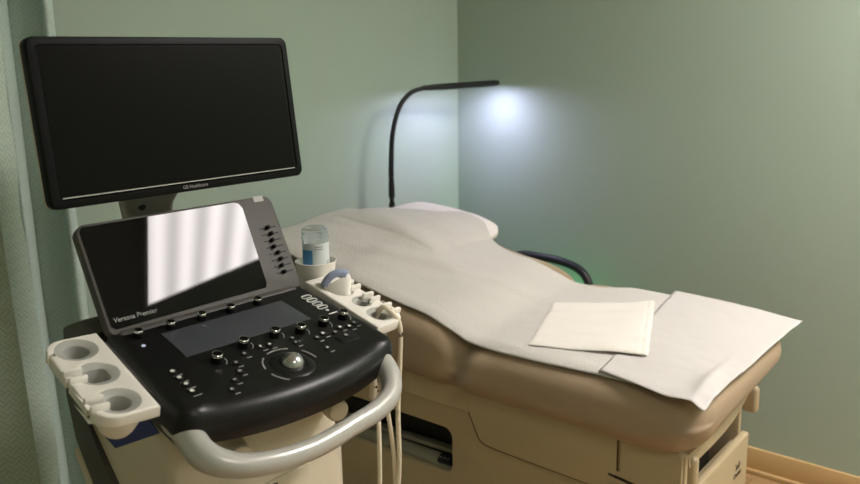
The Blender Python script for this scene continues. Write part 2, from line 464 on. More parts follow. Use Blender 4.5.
# grey trim along the deck's edges
for s in (-1, 1):
    bm = bmesh.new()
    loft(bm, [[(s * (x + dx), d, w) for dx, w in ((-.004, -.012), (.004, -.012), (.004, -.05), (-.004, -.05))] for x, d in ((.219, .004), (.222, -.06), (.227, -.13), (.230, -.19))])
    kobj('side_trim', bm, M['darkgrey'])

# --- touch panel
bm = bmesh.new()
def rl(i, z, x0=-.2125, x1=.2165, y0=-.006, y1=.204, r=.02): return [(x, y, z) for x, y in rrect(x0 + i, y0 + i, x1 - i, y1 - i, max(r - i, .004))]
loft(bm, [rl(.03, -.030), rl(.006, -.028), rl(.001, -.022), rl(0, -.014), rl(0, -.004), rl(.0015, -.0008), rl(.004, 0)])
touch = obj('touch_panel', bm, M['charcoal'], mach, PM, angle=45)
def pobj(name, bm, m, parent=touch, **k): return obj(name, bm, m, parent, PM, **k)
pobj('screen_glass', plate([(-.200, .1985), (.122, .1985), (.132, .195), (.138, .184), (.132, .022), (.127, .014), (-.198, .008), (-.206, .015), (-.206, .192)], (), 0, .0016), M['glass'], smooth=False)
pobj('sensor_cap', join(plate(rrect(.171, .192, .196, .2045, .002), (), -.006, .0012, .0005)), M['liner'])
for k in range(8):
    s = .134 - k * .0140
    u0 = .1605 + .0006 * k
    b = plate(rrect(u0, s - .0014, u0 + .043, s + .0014, .0012, 2), (), 0, .0008)
    sl = pobj('slider', b, M['rubber'])
    b = bmesh.new(); kx = u0 + .019 + .003 * math.sin(k * 1.7)
    box(b, (kx, s, .0045), (.0075, .0085, .009), .0025, 2)
    pobj('slider_knob', b, M['black'], sl)
text('lettering', 'Versana Premier', .0125, M['legend_dim'], touch, PM @ Matrix.Translation((-.157, .0235, .0018)), shear=.1)
# fillet between panel and deck
bm = bmesh.new(); box(bm, (0, .012, -.012), (.40, .05, .03), .01, 3)
kobj('hinge_cover', bm, M['darkgrey'])

# --- monitor and its arm
MM = Matrix.Translation((.0167, .0859, ZH + .3608)) @ Matrix.Rotation(rad(90 - 7.2), 4, 'X') @ Matrix.Scale(1.06, 4)   # x across, y up, z towards the operator
bm = bmesh.new()
def ml(i, z): return [(x, y, z) for x, y in rrect(-.258 + i, -.1365 + i, .258 - i, .1365 - i, max(.014 - i * .4, .006))]
loft(bm, [ml(.06, -.052), ml(.045, -.050), ml(.012, -.030), ml(.001, -.024), ml(0, -.02), ml(0, -.003), ml(.0012, -.0006), ml(.003, 0), ml(.0125, .0), ml(.0145, -.0025)])
mon = obj('monitor', bm, M['black'], mach, MM, angle=40)
bm = plate(rrect(-.240, -.118, .240, .1235, .002), (), -.003, -.0017); obj('screen', bm, M['screen'], mon, MM, smooth=False)
bm = plate(rrect(-.238, -.1205, .238, -.1188, .0005, 1), (), -.003, .0010); obj('trim_strip', bm, M['silver'], mon, MM)
bm = plate(rrect(-.2582, -.1366, .2582, .1367, .014), (), -.0265, -.0225, .001); obj('back_shell', bm, M['cream'], mon, MM)
text('lettering', 'GE Healthcare', .0088, M['legend_dim'], mon, MM @ Matrix.Translation((.006, -.1285, .0006)))
bm = bmesh.new()
arm_st = [(0, .175, -.02, .055, .03), (0, .195, .07, .052, .028), (0, .212, .14, .047, .024), (-.0045, .205, .179, .053, .021), (-.011, .178, .211, .066, .018), (-.009, .160, .237, .072, .015), (.002, .148, .269, .074, .0105), (.013, .146, .333, .063, .0105)]
loft(bm, [[(cx + x * 1.0, cy + y, cz) for x, y in rrect(-w, -t, w, t, min(w, t) * .7)] for cx, cy, cz, w, t in arm_st])
arm = obj('monitor_arm', bm, M['arm_metal'], mach, Matrix.Translation((0, 0, ZH)), angle=60)
bm = bmesh.new(); lathe(bm, [(0, .004), (.004, .004), (.0055, .003), (.0075, .003), (.0078, 0)], 18, Matrix.Translation((-.028, .1835, ZH + .181)) @ Matrix.Rotation(rad(90), 4, 'X'))
obj('screw', bm, M['rubber'], arm)

# --- silver handle round the front
def L(u, v, z, *r): return (u, v, ZH + z, *r)
bm = bmesh.new()
half = [(.195, -.12, -.085, .018), (.214, -.17, -.090, .021), (.216, -.222, -.104, .023), (.206, -.268, -.128, .022), (.175, -.302, -.146, .0185), (.12, -.322, -.155, .0168), (.05, -.331, -.158, .016)]
path = [L(-u - (.010 if v < -.25 else 0), v, z - .009, r) for u, v, z, r in half] + [L(-.004, -.333, -.1625, .016)] + [L(u - .012, v, z, r) for u, v, z, r in reversed(half)]
tube(bm, path, .02, 20, 6, flat=1.15)
obj('handle', bm, M['silver'], mach, angle=180)

# --- undercarriage of the deck, pegs, hook
bm = bmesh.new(); box(bm, (0, -.02, ZH - .115), (.36, .22, .09), .03, 4)
obj('deck_mount', bm, M['cream'], mach)
for u, v, z in ((-.093, -.175, -.205), (.143, -.165, -.203)):
    bm = bmesh.new()
    X = Matrix.Translation(L(u, v, z)) @ Matrix.Rotation(rad(90), 4, 'X') @ Matrix.Rotation(rad(-18), 4, 'Y')
    lathe(bm, [(.022, -.10), (.023, .01), (.022, .02), (.018, .026), (0, .028)], 24, X)
    obj('peg', bm, M['cream'], mach)
bm = bmesh.new(); box(bm, L(.262, -.16, -.20), (.022, .018, .055), .008, 3, Matrix.Rotation(rad(8), 4, 'Y'))
hook = obj('cable_clip', bm, M['cream'], mach)
bm = bmesh.new()
for du, dz in ((0, .012), (-.005, .002), (.005, .002), (0, -.008)):
    lathe(bm, [(0, .0008), (.0022, .0008), (.0022, -.001)], 10, Matrix.Translation(L(.262 + du, -.1693, -.198 + dz)) @ Matrix.Rotation(rad(90), 4, 'X'))
obj('socket', bm, M['rubber'], hook)
bm = bmesh.new(); box(bm, L(-.118, -.16, -.215), (.010, .004, .016), .001); obj('port', bm, M['orange'], mach)

# --- cart body
def prism_u(poly, u0, u1, bev, m, name, parent=mach, taper=0.0):
    """side profile (v, z rel hinge) swept across u"""
    bm = bmesh.new()
    n = len(poly)
    a = [bm.verts.new((u0, v, ZH + z)) for v, z in poly]; b = [bm.verts.new((u1, v, ZH + z)) for v, z in poly]
    bm.faces.new(a); bm.faces.new(list(reversed(b)))
    for i in range(n): bm.faces.new((a[i], b[i], b[(i + 1) % n], a[(i + 1) % n]))
    if bev: bmesh.ops.bevel(bm, geom=list(bm.edges), offset=bev, segments=4, affect='EDGES', profile=.5)
    return obj(name, bm, m, parent)
body = prism_u([(.175, -.20), (.12, -.13), (-.06, -.12), (-.11, -.20), (-.13, -.30), (-.15, -.80), (.03, -.80), (.045, -.34), (.18, -.232)], -.19, .19, .022, M['cream'], 'cart_body')
bm = bmesh.new(); box(bm, L(.012, -.132, -.365), (.19, .006, .10), .002); obj('front_cover', bm, M['cream'], body)
bm = bmesh.new(); box(bm, L(.012, -.137, -.328), (.016, .006, .012), .002); obj('latch', bm, M['darkgrey'], body)
rear = prism_u([(.21, -.03), (.13, 0), (.08, -.02), (.10, -.12), (.16, -.2), (.062, -.31), (.03, -.45), (.03, -.82), (.118, -.82), (.113, -.42), (.14, -.33), (.205, -.26), (.227, -.17)], -.2, .2, .008, M['darkgrey'], 'rear_housing')
prism_u([(.205, -.275), (.15, -.335), (.126, -.42), (.126, -.82), (.15, -.82), (.15, -.42), (.17, -.345), (.222, -.285)], -.2, .2, .004, M['cream'], 'rear_cover')
# label on the left flank
bm = plate([(.128, -.212), (.064, -.236), (-.095, -.160), (-.02, -.115), (.09, -.150)], (), 0, .002)
lab = obj('label', bm, M['navy'], body, Matrix(((0, 0, 1, -.1915), (1, 0, 0, 0), (0, 1, 0, ZH), (0, 0, 0, 1))), smooth=False)
bm = bmesh.new(); tube(bm, [L(-.1918, .072 + .009 * math.cos(t * .7), -.205 + .006 * math.sin(t * .7)) for t in range(8)], .0012, 6, 2)
obj('label_mark', bm, M['legend'], lab)
# wheeled foot
bm = bmesh.new(); box(bm, L(0, .11, -.885), (.44, .62, .09), .035, 4); obj('foot', bm, M['darkgrey'], mach)
for u in (-.19, .19):
    for v in (-.15, .37):
        bm = bmesh.new(); lathe(bm, [(.018, -.014), (.045, -.014), (.05, -.008), (.05, .008), (.045, .014), (.018, .014)], 24, Matrix.Translation((u, v, .05)) @ Matrix.Rotation(rad(90), 4, 'Y'))
        w = obj('caster', bm, M['rubber'], mach)
        bm = bmesh.new(); box(bm, (u, v, .09), (.03, .05, .05), .008); obj('fork', bm, M['darkgrey'], w)

# --- probe holders (plates level with the deck)
def keyhole(cu, cd, r, n=24, slot=.007, edge=None, sq=1.0, a0=180):
    """points of a hole with a slot running out to u = edge, walked so that they splice into the outline"""
    g = math.asin(slot / r)
    pts = []
    for k in range(n + 1):
        t = rad(a0) + g + (2 * PI - 2 * g) * k / n
        c, s_ = math.cos(t), math.sin(t)
        f = 1.0 / max(abs(c) ** sq + abs(s_) ** sq, 1e-6) ** (1 / sq) if sq != 1.0 else 1.0
        pts.append((cu + r * c * f, cd + r * s_ * f))
    return pts
def holder(side, u_out, u_in, d0, d1, wells, name):
    # outline walked counter-clockwise starting at the back outer corner (left holder: outer = min u)
    r = .035
    out = []
    for k in range(7):
        t = rad(90 + 90 * k / 6); out.append((u_out + r + r * math.cos(t), d0 - r + r * math.sin(t)))
    for cd, rr, sl, cu in wells:
        kh = keyhole(cu, cd, rr, slot=sl)
        out.append((u_out, cd + sl))
        # from the slot's upper lip round the hole to the lower lip
        out += list(reversed(kh))
        out.append((u_out, cd - sl))
    for k in range(7):
        t = rad(180 + 90 * k / 6); out.append((u_out + r + r * math.cos(t), d1 + r + r * math.sin(t)))
    out.append((u_in, d1)); out.append((u_in, d0))
    if side > 0: out = [(-x, y) for x, y in reversed(out)]
    bm = plate(out, (), -.022, 0, .0035)
    return out, bm
HX = Matrix.Translation((-.226, .019, 0)) @ Matrix.Rotation(rad(-6), 4, 'Z') @ Matrix.Translation((.226, -.019, 0))
for side, name in ((-1, 'left_probe_holder'), (1, 'right_probe_holder')):
    wells = [(-.018, .033, .004, -.276), (-.098, .033, .007, -.274), (-.182, .033, .007, -.276)]; KX = KM @ HX
    if side > 0: KX = KM; wells = [(-.055, .026, .006, -.276), (-.115, .020, .005, -.280), (-.172, .026, .008, -.276)]
    uo = -.321 if side < 0 else -.318
    d0, d1 = (.022, -.222) if side < 0 else (.012, -.212)
    out, bm = holder(side, uo, -.226 if side < 0 else -.232, d0, d1, wells, name)
    hd = obj('probe_holder', bm, M['white'], mach, KX, angle=40)
    for q, (cd, rr, sl, cu) in enumerate(wells):
        sx = side * -1
        # sunken grey liner: a sloped funnel with a hole through
        b = bmesh.new()
        a = rr * .62 if not (q == 1 and side < 0) else rr * .58
        loops = []
        for (r_, z) in ((rr + .0025, -.0005), (rr - .0005, -.0012), (a + .004, -.0035), (a, -.006), (a - .002, -.045), (a + .004, -.047), (rr, -.03), (rr + .002, -.012)):
            n = 32; lp = []
            for k in range(n):
                t = 2 * PI * k / n; c, s_ = math.cos(t), math.sin(t)
                f = 1.0
                if q == 1 and side < 0: f = 1 / (abs(c) ** 4 + abs(s_) ** 4) ** .25
                lp.append((cu * sx * -1 * -1 + r_ * f * c if side < 0 else -cu + r_ * c, cd + r_ * f * s_, z))
            loops.append(lp)
        loft(b, loops, cap=False, closed=True)
        obj('liner', b, M['liner'], hd, KX)
        # two raised lips beside the slot
        if q > 0 or side > 0:
            b = bmesh.new()
            for e in (-1, 1):
                x = (uo + .012) if side < 0 else (-uo - .012)
                box(b, (x, cd + e * (sl + .005), .003), (.030, .008, .014), .003, 2)
            obj('lip', b, M['white'], hd, KX)
    if side < 0:
        for cd, rr, sl, cu in wells:
            b = bmesh.new(); lathe(b, [(rr + .004, -.018), (rr + .003, -.03), (rr * .8, -.05), (rr * .6, -.058), (rr * .56, -.05)], 28, Matrix.Translation((cu, cd, 0)))
            obj('well', b, M['white'], hd, KX)
        b = bmesh.new(); box(b, (-.234, -.10, -.03), (.03, .2, .02), .004); obj('bracket', b, M['white'], hd, KX)
    else:
        b = bmesh.new(); box(b, (.234, -.10, -.03), (.03, .2, .02), .004); obj('bracket', b, M['white'], hd, KX)

# gel cup on the right
CU = (.297, .048)
bm = bmesh.new()
lathe(bm, [(0, -.050), (.030, -.050), (.034, -.046), (.0435, .026), (.0455, .0295), (.0445, .0305), (.0418, .027), (.033, -.040), (0, -.041)], 40, Matrix.Translation((CU[0], CU[1], ZH)))
cup = obj('gel_cup', bm, M['white'], mach)
bm = bmesh.new(); box(bm, (.262, .03, ZH - .034), (.06, .05, .016), .004); obj('cup_bracket', bm, M['white'], cup)

# ------------------------------------------------------------------ gel bottle, standing upside down in the cup
RM = Matrix.Translation((.914, 1.343, 0)) @ Matrix.Rotation(rad(-.5), 4, 'Z')
bl = RM @ Vector((CU[0] + .001, CU[1], ZH - .0395))
bot = tag(empty('gel_bottle', bl, rad(-50)), 'clear plastic gel bottle with a blue and white label, upside down in the white cup', 'bottle')
bot.scale = (.88, .88, .98)
bm = bmesh.new()
lathe(bm, [(0, .018), (.014, .018), (.024, .032), (.0305, .046), (.0325, .056), (.0325, .118), (.0335, .122), (.0335, .126), (.0315, .130), (.0325, .136), (.031, .143), (.026, .1475), (.012, .147), (0, .143)], 40)
obj('body', bm, M['bottle'], bot)
bm = bmesh.new(); lathe(bm, [(0, 0), (.012, .0), (.0145, .004), (.0145, .018), (0, .018)], 24); obj('cap', bm, M['label_white'], bot)
def wrap(z0, z1, a0, a1, r, m, name, parent):
    bm = bmesh.new(); n = 18
    loft(bm, [[(rr * math.cos(rad(a0 + (a1 - a0) * k / n)), rr * math.sin(rad(a0 + (a1 - a0) * k / n)), z) for rr, z in ((r, z0), (r + .0006, z0), (r + .0006, z1), (r, z1))] for k in range(n + 1)])
    return obj(name, bm, m, parent)
lb = wrap(.058, .114, -150, 20, .0327, M['label_white'], 'label', bot)
wrap(.062, .100, -150, -95, .0334, M['label_blue'], 'label_panel', lb)
for k, (z, a) in enumerate(((.106, -86), (.101, -86), (.072, -30), (.067, -30), (.062, -30))):
    wrap(z, z + .0016, a, a + 38, .0334, M['legend_dim'], 'label_line', lb)

# ------------------------------------------------------------------ curved probe and cables
pb_loc = RM @ (KM @ Vector((.279, -.078, -.014)))
prb = tag(empty('ultrasound_probe', pb_loc, rad(-42)), 'white ultrasound probe with a curved lavender face, beside the gel cup', 'probe')
PX = Matrix.Translation((-.004, 0, .0)) @ Matrix.Rotation(rad(-26), 4, 'Y') @ Matrix.Rotation(rad(-14), 4, 'X')
def sec(w, t, z, n=28, off=0): return [(off + w * math.copysign(abs(math.cos(2 * PI * k / n)) ** .8, math.cos(2 * PI * k / n)), t * math.copysign(abs(math.sin(2 * PI * k / n)) ** .8, math.sin(2 * PI * k / n)), z) for k in range(n)]
bm = bmesh.new()
loft(bm, [sec(.007, .007, -.075), sec(.011, .010, -.05), sec(.013, .011, -.02), sec(.0135, .0115, .005), sec(.016, .0135, .014), sec(.023, .0145, .024), sec(.0295, .0155, .034), sec(.031, .0155, .046)])
obj('grip', bm, M['white'], prb, PX, angle=60)
bm = bmesh.new(); lp = []
for k in range(11):
    a = rad(-50 + 100 * k / 10)
    cx, cz = .0385 * math.sin(a), .0245 + .0385 * math.cos(a)
    lp.append([(cx + rr * math.sin(a), tt, cz + rr * math.cos(a)) for tt, rr in ((-.0145, -.011), (-.0155, -.003), (-.011, .003), (0, .005), (.011, .003), (.0155, -.003), (.0145, -.011))])
loft(bm, lp); obj('probe_face', bm, M['lav'], prb, PX, angle=60)
inv = (Matrix.Translation(pb_loc) @ Matrix.Rotation(rad(-42), 4, 'Z')).inverted()
def wp(*pts): return [tuple(inv @ (RM @ Vector(L(*p)))) for p in pts]
bm = bmesh.new()
tube(bm, wp((.285, -.045, -.085), (.295, -.08, -.10), (.29, -.13, -.075), (.281, -.165, -.035), (.284, -.185, -.036), (.297, -.2, -.065), (.297, -.20, -.13), (.292, -.195, -.25), (.295, -.19, -.40), (.28, -.17, -.60), (.24, -.14, -.80)), .0052, 10, 6)
obj('cable', bm, M['cable'], prb)

def cable(label, pts):
    p0 = RM @ Vector(L(*pts[-1]))
    t = tag(empty('cable', p0), label, 'cable', None)
    bm = bmesh.new(); tube(bm, [tuple(RM @ Vector(L(*p)) - p0) for p in pts], .0048, 10, 6)
    obj('cord', bm, M['cable'], t)
cable('cream cable hanging straight down below the silver handle, leftmost of the three', [(.262, -.155, -.215), (.258, -.17, -.26), (.25, -.18, -.32), (.245, -.18, -.43), (.235, -.16, -.62), (.22, -.12, -.82)])
cable('cream cable slanting between the two straight cables below the silver handle', [(.255, -.14, -.12), (.268, -.175, -.20), (.277, -.185, -.28), (.293, -.18, -.38), (.30, -.17, -.48), (.29, -.15, -.65), (.26, -.12, -.83)])

# ------------------------------------------------------------------ exam table
bed = tag(empty('exam_table', (1.665, .69, 0), rad(3.5)), 'exam table with thick tan vinyl cushion and beige steel base against the right wall', 'exam table')
BM = Matrix.Translation((1.665, .69, 0)) @ Matrix.Rotation(rad(3.5), 4, 'Z')
BW, BL = .725, 1.47
def ztop(v):
    z = .757 + .034 * v
    z2 = .7774 + .225 * (v - .60) - .11 * max(0, v - 1.08)
    k = sstep(.56, .68, v)
    z = z * (1 - k) + max(z, z2) * k
    z -= .017 * math.exp(-((v - .64) / .040) ** 2)
    z += .008 * math.exp(-((v - .76) / .07) ** 2)
    return z
def zcross(u, v=1.0): return .025 * sstep(0, 1, u / BW) * min(1, .1 + max(0, v) / .36)
def bedtop(u, v): return ztop(v) + zcross(u, v)
bm = bmesh.new(); loops = []
vs_ = [0, .002, .006, .012, .02, .03, .042, .056, .075, .1, .12] + [.15 + .03 * k for k in range(12)] + [.5 + .0125 * k for k in range(20)] + [.76 + .04 * k for k in range(16)] + [1.39, 1.41, 1.43, 1.445, 1.455, 1.463, 1.468, 1.47]
for v in vs_:
    def rnd(x, r): return r * (1 - math.sqrt(max(0, 1 - (1 - min(x / r, 1)) ** 2)))
    e = BL - v
    dt = rnd(v, .045) + rnd(e, .05)
    db = rnd(v, .14) * .62 + rnd(e, .05)
    ins = rnd(v, .085) * .9 + rnd(e, .06)
    pinch = .017 * math.exp(-((v - .64) / .028) ** 2)
    zt = ztop(v) - dt
    zb = .604 + .04 * v + .02 * max(0, v - .5) + .16 * max(0, v - .95) + db
    u0, u1 = ins + pinch, BW - .006 - rnd(v, .16) * 1.0 - rnd(e, .06) - pinch
    H = zt - zb
    rt, rb = min(.072, H * .52), min(.060, H * .46)
    prof = []
    n = 8
    for k in range(n + 1):   # near bottom
        t = rad(270 - 90 * k / n); prof.append((u0 + rb + rb * math.cos(t), zb + rb + rb * math.sin(t)))
    for k in range(n + 1):   # near top
        t = rad(180 - 90 * k / n); prof.append((u0 + .004 + rt + rt * math.cos(t), zt - rt + rt * math.sin(t)))
    for k in range(1, 8):
        f = k / 8; prof.append((u0 + rt + (u1 - u0 - 2 * rt) * f, zt))
    for k in range(n + 1):
        t = rad(90 - 90 * k / n); prof.append((u1 - .004 - rt + rt * math.cos(t), zt - rt + rt * math.sin(t)))
    for k in range(n + 1):
        t = rad(0 - 90 * k / n); prof.append((u1 - rb + rb * math.cos(t), zb + rb + rb * math.sin(t)))
    lp = []
    for u, z in prof:
        zz = z + zcross(u, v) + (zt - z) / H * min(.060, .5 * H) * sstep(.30, .72, u) * (1 - sstep(.02, .32, v))
        # the soft fold of the vinyl at the hinge, running down and towards the foot on the flanks
        ss = (zt - z)
        vv = v + .30 * ss * math.exp(-((v - .66) / .1) ** 2)
        edge = math.exp(-(min(abs(u - u0), abs(u1 - u)) / .03) ** 2)
        uu = u + (1 if u < BW / 2 else -1) * .010 * edge * math.exp(-((v - .60) / .035) ** 2) * (-1)
        lp.append((uu, vv, zz))
    loops.append(lp)
loft(bm, loops)
obj('cushion', bm, M['vinyl'], bed, angle=180)

def bed_side(poly, holes, u0, u1, bev, name, m, parent=bed):
    """outline in (v, z) extruded from u0 to u1"""
    bm = plate(poly, holes, 0, u1 - u0, bev)
    X = Matrix(((0, 0, 1, u0), (1, 0, 0, 0), (0, 1, 0, 0), (0, 0, 0, 1)))
    return obj(name, bm, m, parent, X)
cut = rrect(.70, .375, 1.40, .508, .028)
cut = [(v, z + .02 * sstep(.7, 1.4, v)) for v, z in cut]
DRW = [(.645, .64), (.634, .572), (.604, .510), (.590, .500), (.55, .494), (.30, .480), (.214, .478), (.214, .64)]
near = bed_side([(.05, .05), (1.42, .05), (1.42, .74), (1.0, .69), (.62, .655), (.10, .645), (.05, .612)], [cut], .05, .068, .004, 'side_panel', M['beige'])
bed_side([(.12, .05), (1.42, .05), (1.42, .66), (1.0, .66), (.62, .605), (.12, .60)], [], .657, .675, .004, 'side_panel', M['beige'])
bed_side([(1.41, .60), (1.0, .583), (.88, .581), (.635, .576), (.645, .645), (1.0, .675), (1.41, .72)], [], .041, .05, .0025, 'upper_rail', M['beige'])
bed_side(DRW, [], .040, .052, .0025, 'drawer', M['beige'])
bed_side([(v + (.006 if v > .5 else -.0015 if v < .25 else 0), z - .005) for v, z in DRW[1:-1]] + [(DRW[-1][0] - .0015, .63), (DRW[0][0] + .006, .63)], [], .047, .052, 0, 'drawer_gap_shade', M['inner'])  # dark sheet behind the drawer, coloured as the shade along its seam
dr = bed_side([(.204, .64), (.204, .536), (.236, .528), (.236, .10), (.055, .10), (.055, .612), (.09, .64)], [], .041, .052, .0015, 'corner_panel', M['beige'])
bed_side([(.232, .526), (.148, .514), (.148, .507), (.232, .519)], [], .0400, .052, 0, 'grip_slot_shade', M['inner'], dr)  # flat dark strip, its colour stands for shade in the grip recess
bed_side(rrect(.150, .30, .230, .505, .006), [], .037, .052, .0025, 'side_door', M['beige'], dr)
# block coloured dark for the shade inside, rails seen through the opening
bm = bmesh.new(); box(bm, (.36, .78, .33), (.40, 1.22, .52)); box(bm, (.36, .20, .50), (.60, .03, .16)); obj('inner_shade_block', bm, M['inner'], bed, smooth=False)
bm = bmesh.new(); tube(bm, [(.095, .62, .370, .026), (.095, 1.0, .378, .026), (.095, 1.40, .386, .026)], .026, 16, 2); rail = obj('lift_rail', bm, M['beige_dark'], bed)
bm = bmesh.new(); box(bm, (.120, 1.0, .408), (.03, .78, .012), .003); obj('rail_strip', bm, M['beige_dark'], rail)
bm = bmesh.new(); box(bm, (.078, .738, .398), (.03, .050, .012), .003, 2, Matrix.Rotation(rad(-30), 4, 'Y')); sw = obj('rocker_switch', bm, M['rubber'], bed)
bm = bmesh.new()
for k in range(3): box(bm, (.068, .726 + .012 * k, .406), (.006, .004, .002))
obj('switch_mark', bm, M['legend_dim'], sw, smooth=False)
# foot end: bowed rail with rounded end caps, front panel
bm = bmesh.new()
loft(bm, [[(u, v + dv, z) for dv, z in ((0, .576), (.004, .606), (.03, .606), (.03, .572), (.008, .570))] for u, v in [(.075 + (.61) * k / 16, .050 + .045 * k / 16 - .018 * math.sin(PI * k / 16)) for k in range(17)]])
obj('foot_rail', bm, M['beige'], bed)
for u, v, z in ((.098, .050, .545), (.690, .092, .512)):
    bm = bmesh.new(); box(bm, (u, v + .01, z + .012), (.028, .045, .080), .0125, 4); obj('end_cap', bm, M['beige'], bed)
bm = bmesh.new(); box(bm, (.378, .135, .215), (.62, .02, .37), .006); fp = obj('front_panel', bm, M['beige'], bed)
bm = bmesh.new(); box(bm, (.392, .112, .243), (.60, .024, .36), .008); fd = obj('step_drawer', bm, M['beige'], bed)
TX = lambda u, z: Matrix.Translation((u, .0993, z)) @ Matrix.Rotation(rad(90), 4, 'X') @ Matrix.Rotation(rad(0), 4, 'Z')
text('lettering', 'Self', .026, M['rubber'], fd, TX(.600, .350)); text('lettering', 'Center', .022, M['rubber'], fd, TX(.600, .327))
bm = bmesh.new(); box(bm, (.36, .74, .035), (.56, 1.30, .07), .01); obj('plinth', bm, M['beige_dark'], bed)
bm = bmesh.new(); box(bm, (.36, .80, .60), (.56, 1.25, .03), .004, 2); obj('cushion_tray', bm, M['inner'], bed)

# ------------------------------------------------------------------ pillow
def bpt(u, v, z): return BM @ Vector((u, v, z))
PC = (.535, 1.165); PH = .044; PA, PB = .215, .205
pil = empty('pillow', bpt(PC[0], PC[1], bedtop(*PC) + .01), rad(3.5))
bm = bmesh.new()
bmesh.ops.create_uvsphere(bm, u_segments=64, v_segments=32, radius=1)
for v in bm.verts:
    x, y, z = v.co
    r = math.hypot(x, y); a = math.atan2(y, x)
    f = 1 / (abs(math.cos(a)) ** 5 + abs(math.sin(a)) ** 5) ** .2
    px, py = x * f * PA, y * f * PB
    rr = min(1, r)
    hz = PH * max(0, 1 - (abs(px) / (PA + .015)) ** 8) ** .6 * max(0, 1 - (abs(py) / (PB + .01)) ** 2.6) ** .6
    sl = bedtop(PC[0] + px, PC[1] + py) - bedtop(*PC)
    zz = hz * max(0, z) / max(1e-3, math.sqrt(max(1e-6, 1 - min(.999, r) ** 2))) if z > 0 else 0
    zz += .006 * noise.noise((px * 9, py * 9, 1)) * (1 if z > 0 else 0)
    v.co = (px, py, zz + sl + .004)
for v in bm.verts: pass
o = obj('pillow', bm, M['pillow'], None, angle=180)
o.location = pil.location; o.rotation_euler = pil.rotation_euler
bpy.data.objects.remove(pil)
tag(o, 'white pillow at the head of the exam table, mostly under the paper', 'pillow')
def pillow_h(u, v):
    px, py = u - PC[0], v - PC[1]
    if abs(px) > PA or abs(py) > PB: return 0
    return PH * max(0, 1 - (abs(px) / (PA + .015)) ** 8) ** .6 * max(0, 1 - (abs(py) / (PB + .01)) ** 2.6) ** .6 + .014

# ------------------------------------------------------------------ paper on the table
def sheet(name, label, nu, nv, uv, zf, m, th=.0008):
    bm = bmesh.new()
    V = []
    o0 = bpt(*uv(.5, .5), 0); c = Vector((o0.x, o0.y, bedtop(*uv(.5, .5))))
    for j in range(nv + 1):
        row = []
        for i in range(nu + 1):
            s, t = i / nu, j / nv
            u, v = uv(s, t)
            row.append(bm.verts.new(bpt(u, v, zf(u, v, s, t)) - c))
        V.append(row)
    for j in range(nv):
        for i in range(nu):
            bm.faces.new((V[j][i], V[j][i + 1], V[j + 1][i + 1], V[j + 1][i]))
    o = obj(name, bm, m, None, angle=180)
    o.location = c
    mod(o, 'SOLIDIFY', thickness=th, offset=1)
    return tag(o, label, 'paper')
def interp(x, pts):
    def lin(x):
        for (a, p), (b, q) in zip(pts, pts[1:]):
            if x <= b: return p + (q - p) * max(0, (x - a)) / (b - a)
        return pts[-1][1]
    return sum(lin(x + .008 * k) for k in range(-4, 5)) / 9
def uv_main(s, t):
    v = .10 + 1.32 * t
    un = .034 + .005 * math.sin(v * 9)
    uf = interp(v, ((0, .69), (.45, .675), (.54, .60), (.70, .60), (.85, .575), (.95, .62), (1.03, .69), (1.09, .675), (1.15, .59), (1.25, .52), (1.45, .42)))
    return un + (uf - un) * s, v
def drape(u, v):
    """how far the paper stands off the cushion where it bridges from the seat up over the pillow"""
    ph = pillow_h(u, v)
    ramp = max(0, min(1, (v - .62) / .54)); ramp = ramp ** 1.3 * (1 - .15 * sstep(.8, 1, ramp))
    near = sstep(-.04 - .30 * sstep(1.1, 1.4, v), .36, u)
    br = DR * ramp * near * (1 - .45 * sstep(.38, .70, u)) * (1 - .2 * sstep(1.3, 1.45, v))
    k = 70
    m_ = max(ph, br)
    return m_ + math.log(math.exp(k * (ph - m_)) + math.exp(k * (br - m_))) / k * min(1, m_ / .03)
DR = .066
def z_main(u, v, s, t):
    e = u if u < BW / 2 else BW - u
    z = bedtop(u, v) + .005 + max(0, drape(u, v)) + .016 * math.exp(-((v - .64) / .043) ** 2)
    if e < .072: z -= .072 - math.sqrt(max(0, .072 ** 2 - (.072 - e) ** 2))
    z += .004 * noise.noise((u * 9 + v * 4, v * 5, 3)) * sstep(.3, .8, v) + .0012 * noise.noise((u * 26, v * 16, 2))
    # a crease running diagonally from the hump to the middle of the seat
    d = (u - .40) + .42 * (v - .62)
    z += .010 * math.exp(-(d / .028) ** 2) * sstep(.45, .75, v) * (1 - sstep(.95, 1.2, v))
    d2 = (u - .30) - .25 * (v - .9)
    z += .008 * math.exp(-(d2 / .05) ** 2) * sstep(.75, .95, v) * (1 - sstep(1.2, 1.35, v))
    return z + .002
sheet('paper_sheet', 'long crinkled white paper sheet drawn over the pillow and down the exam table', 90, 150, uv_main, z_main, M['paper'])
def uv_foot(s, t):
    a, b, c_, d = (-.004, -.004), (.738, -.010), (.700, .345), (.042, .262)
    u = (a[0] * (1 - s) + b[0] * s) * (1 - t) + (d[0] * (1 - s) + c_[0] * s) * t
    v = (a[1] * (1 - s) + b[1] * s) * (1 - t) + (d[1] * (1 - s) + c_[1] * s) * t
    return u, v
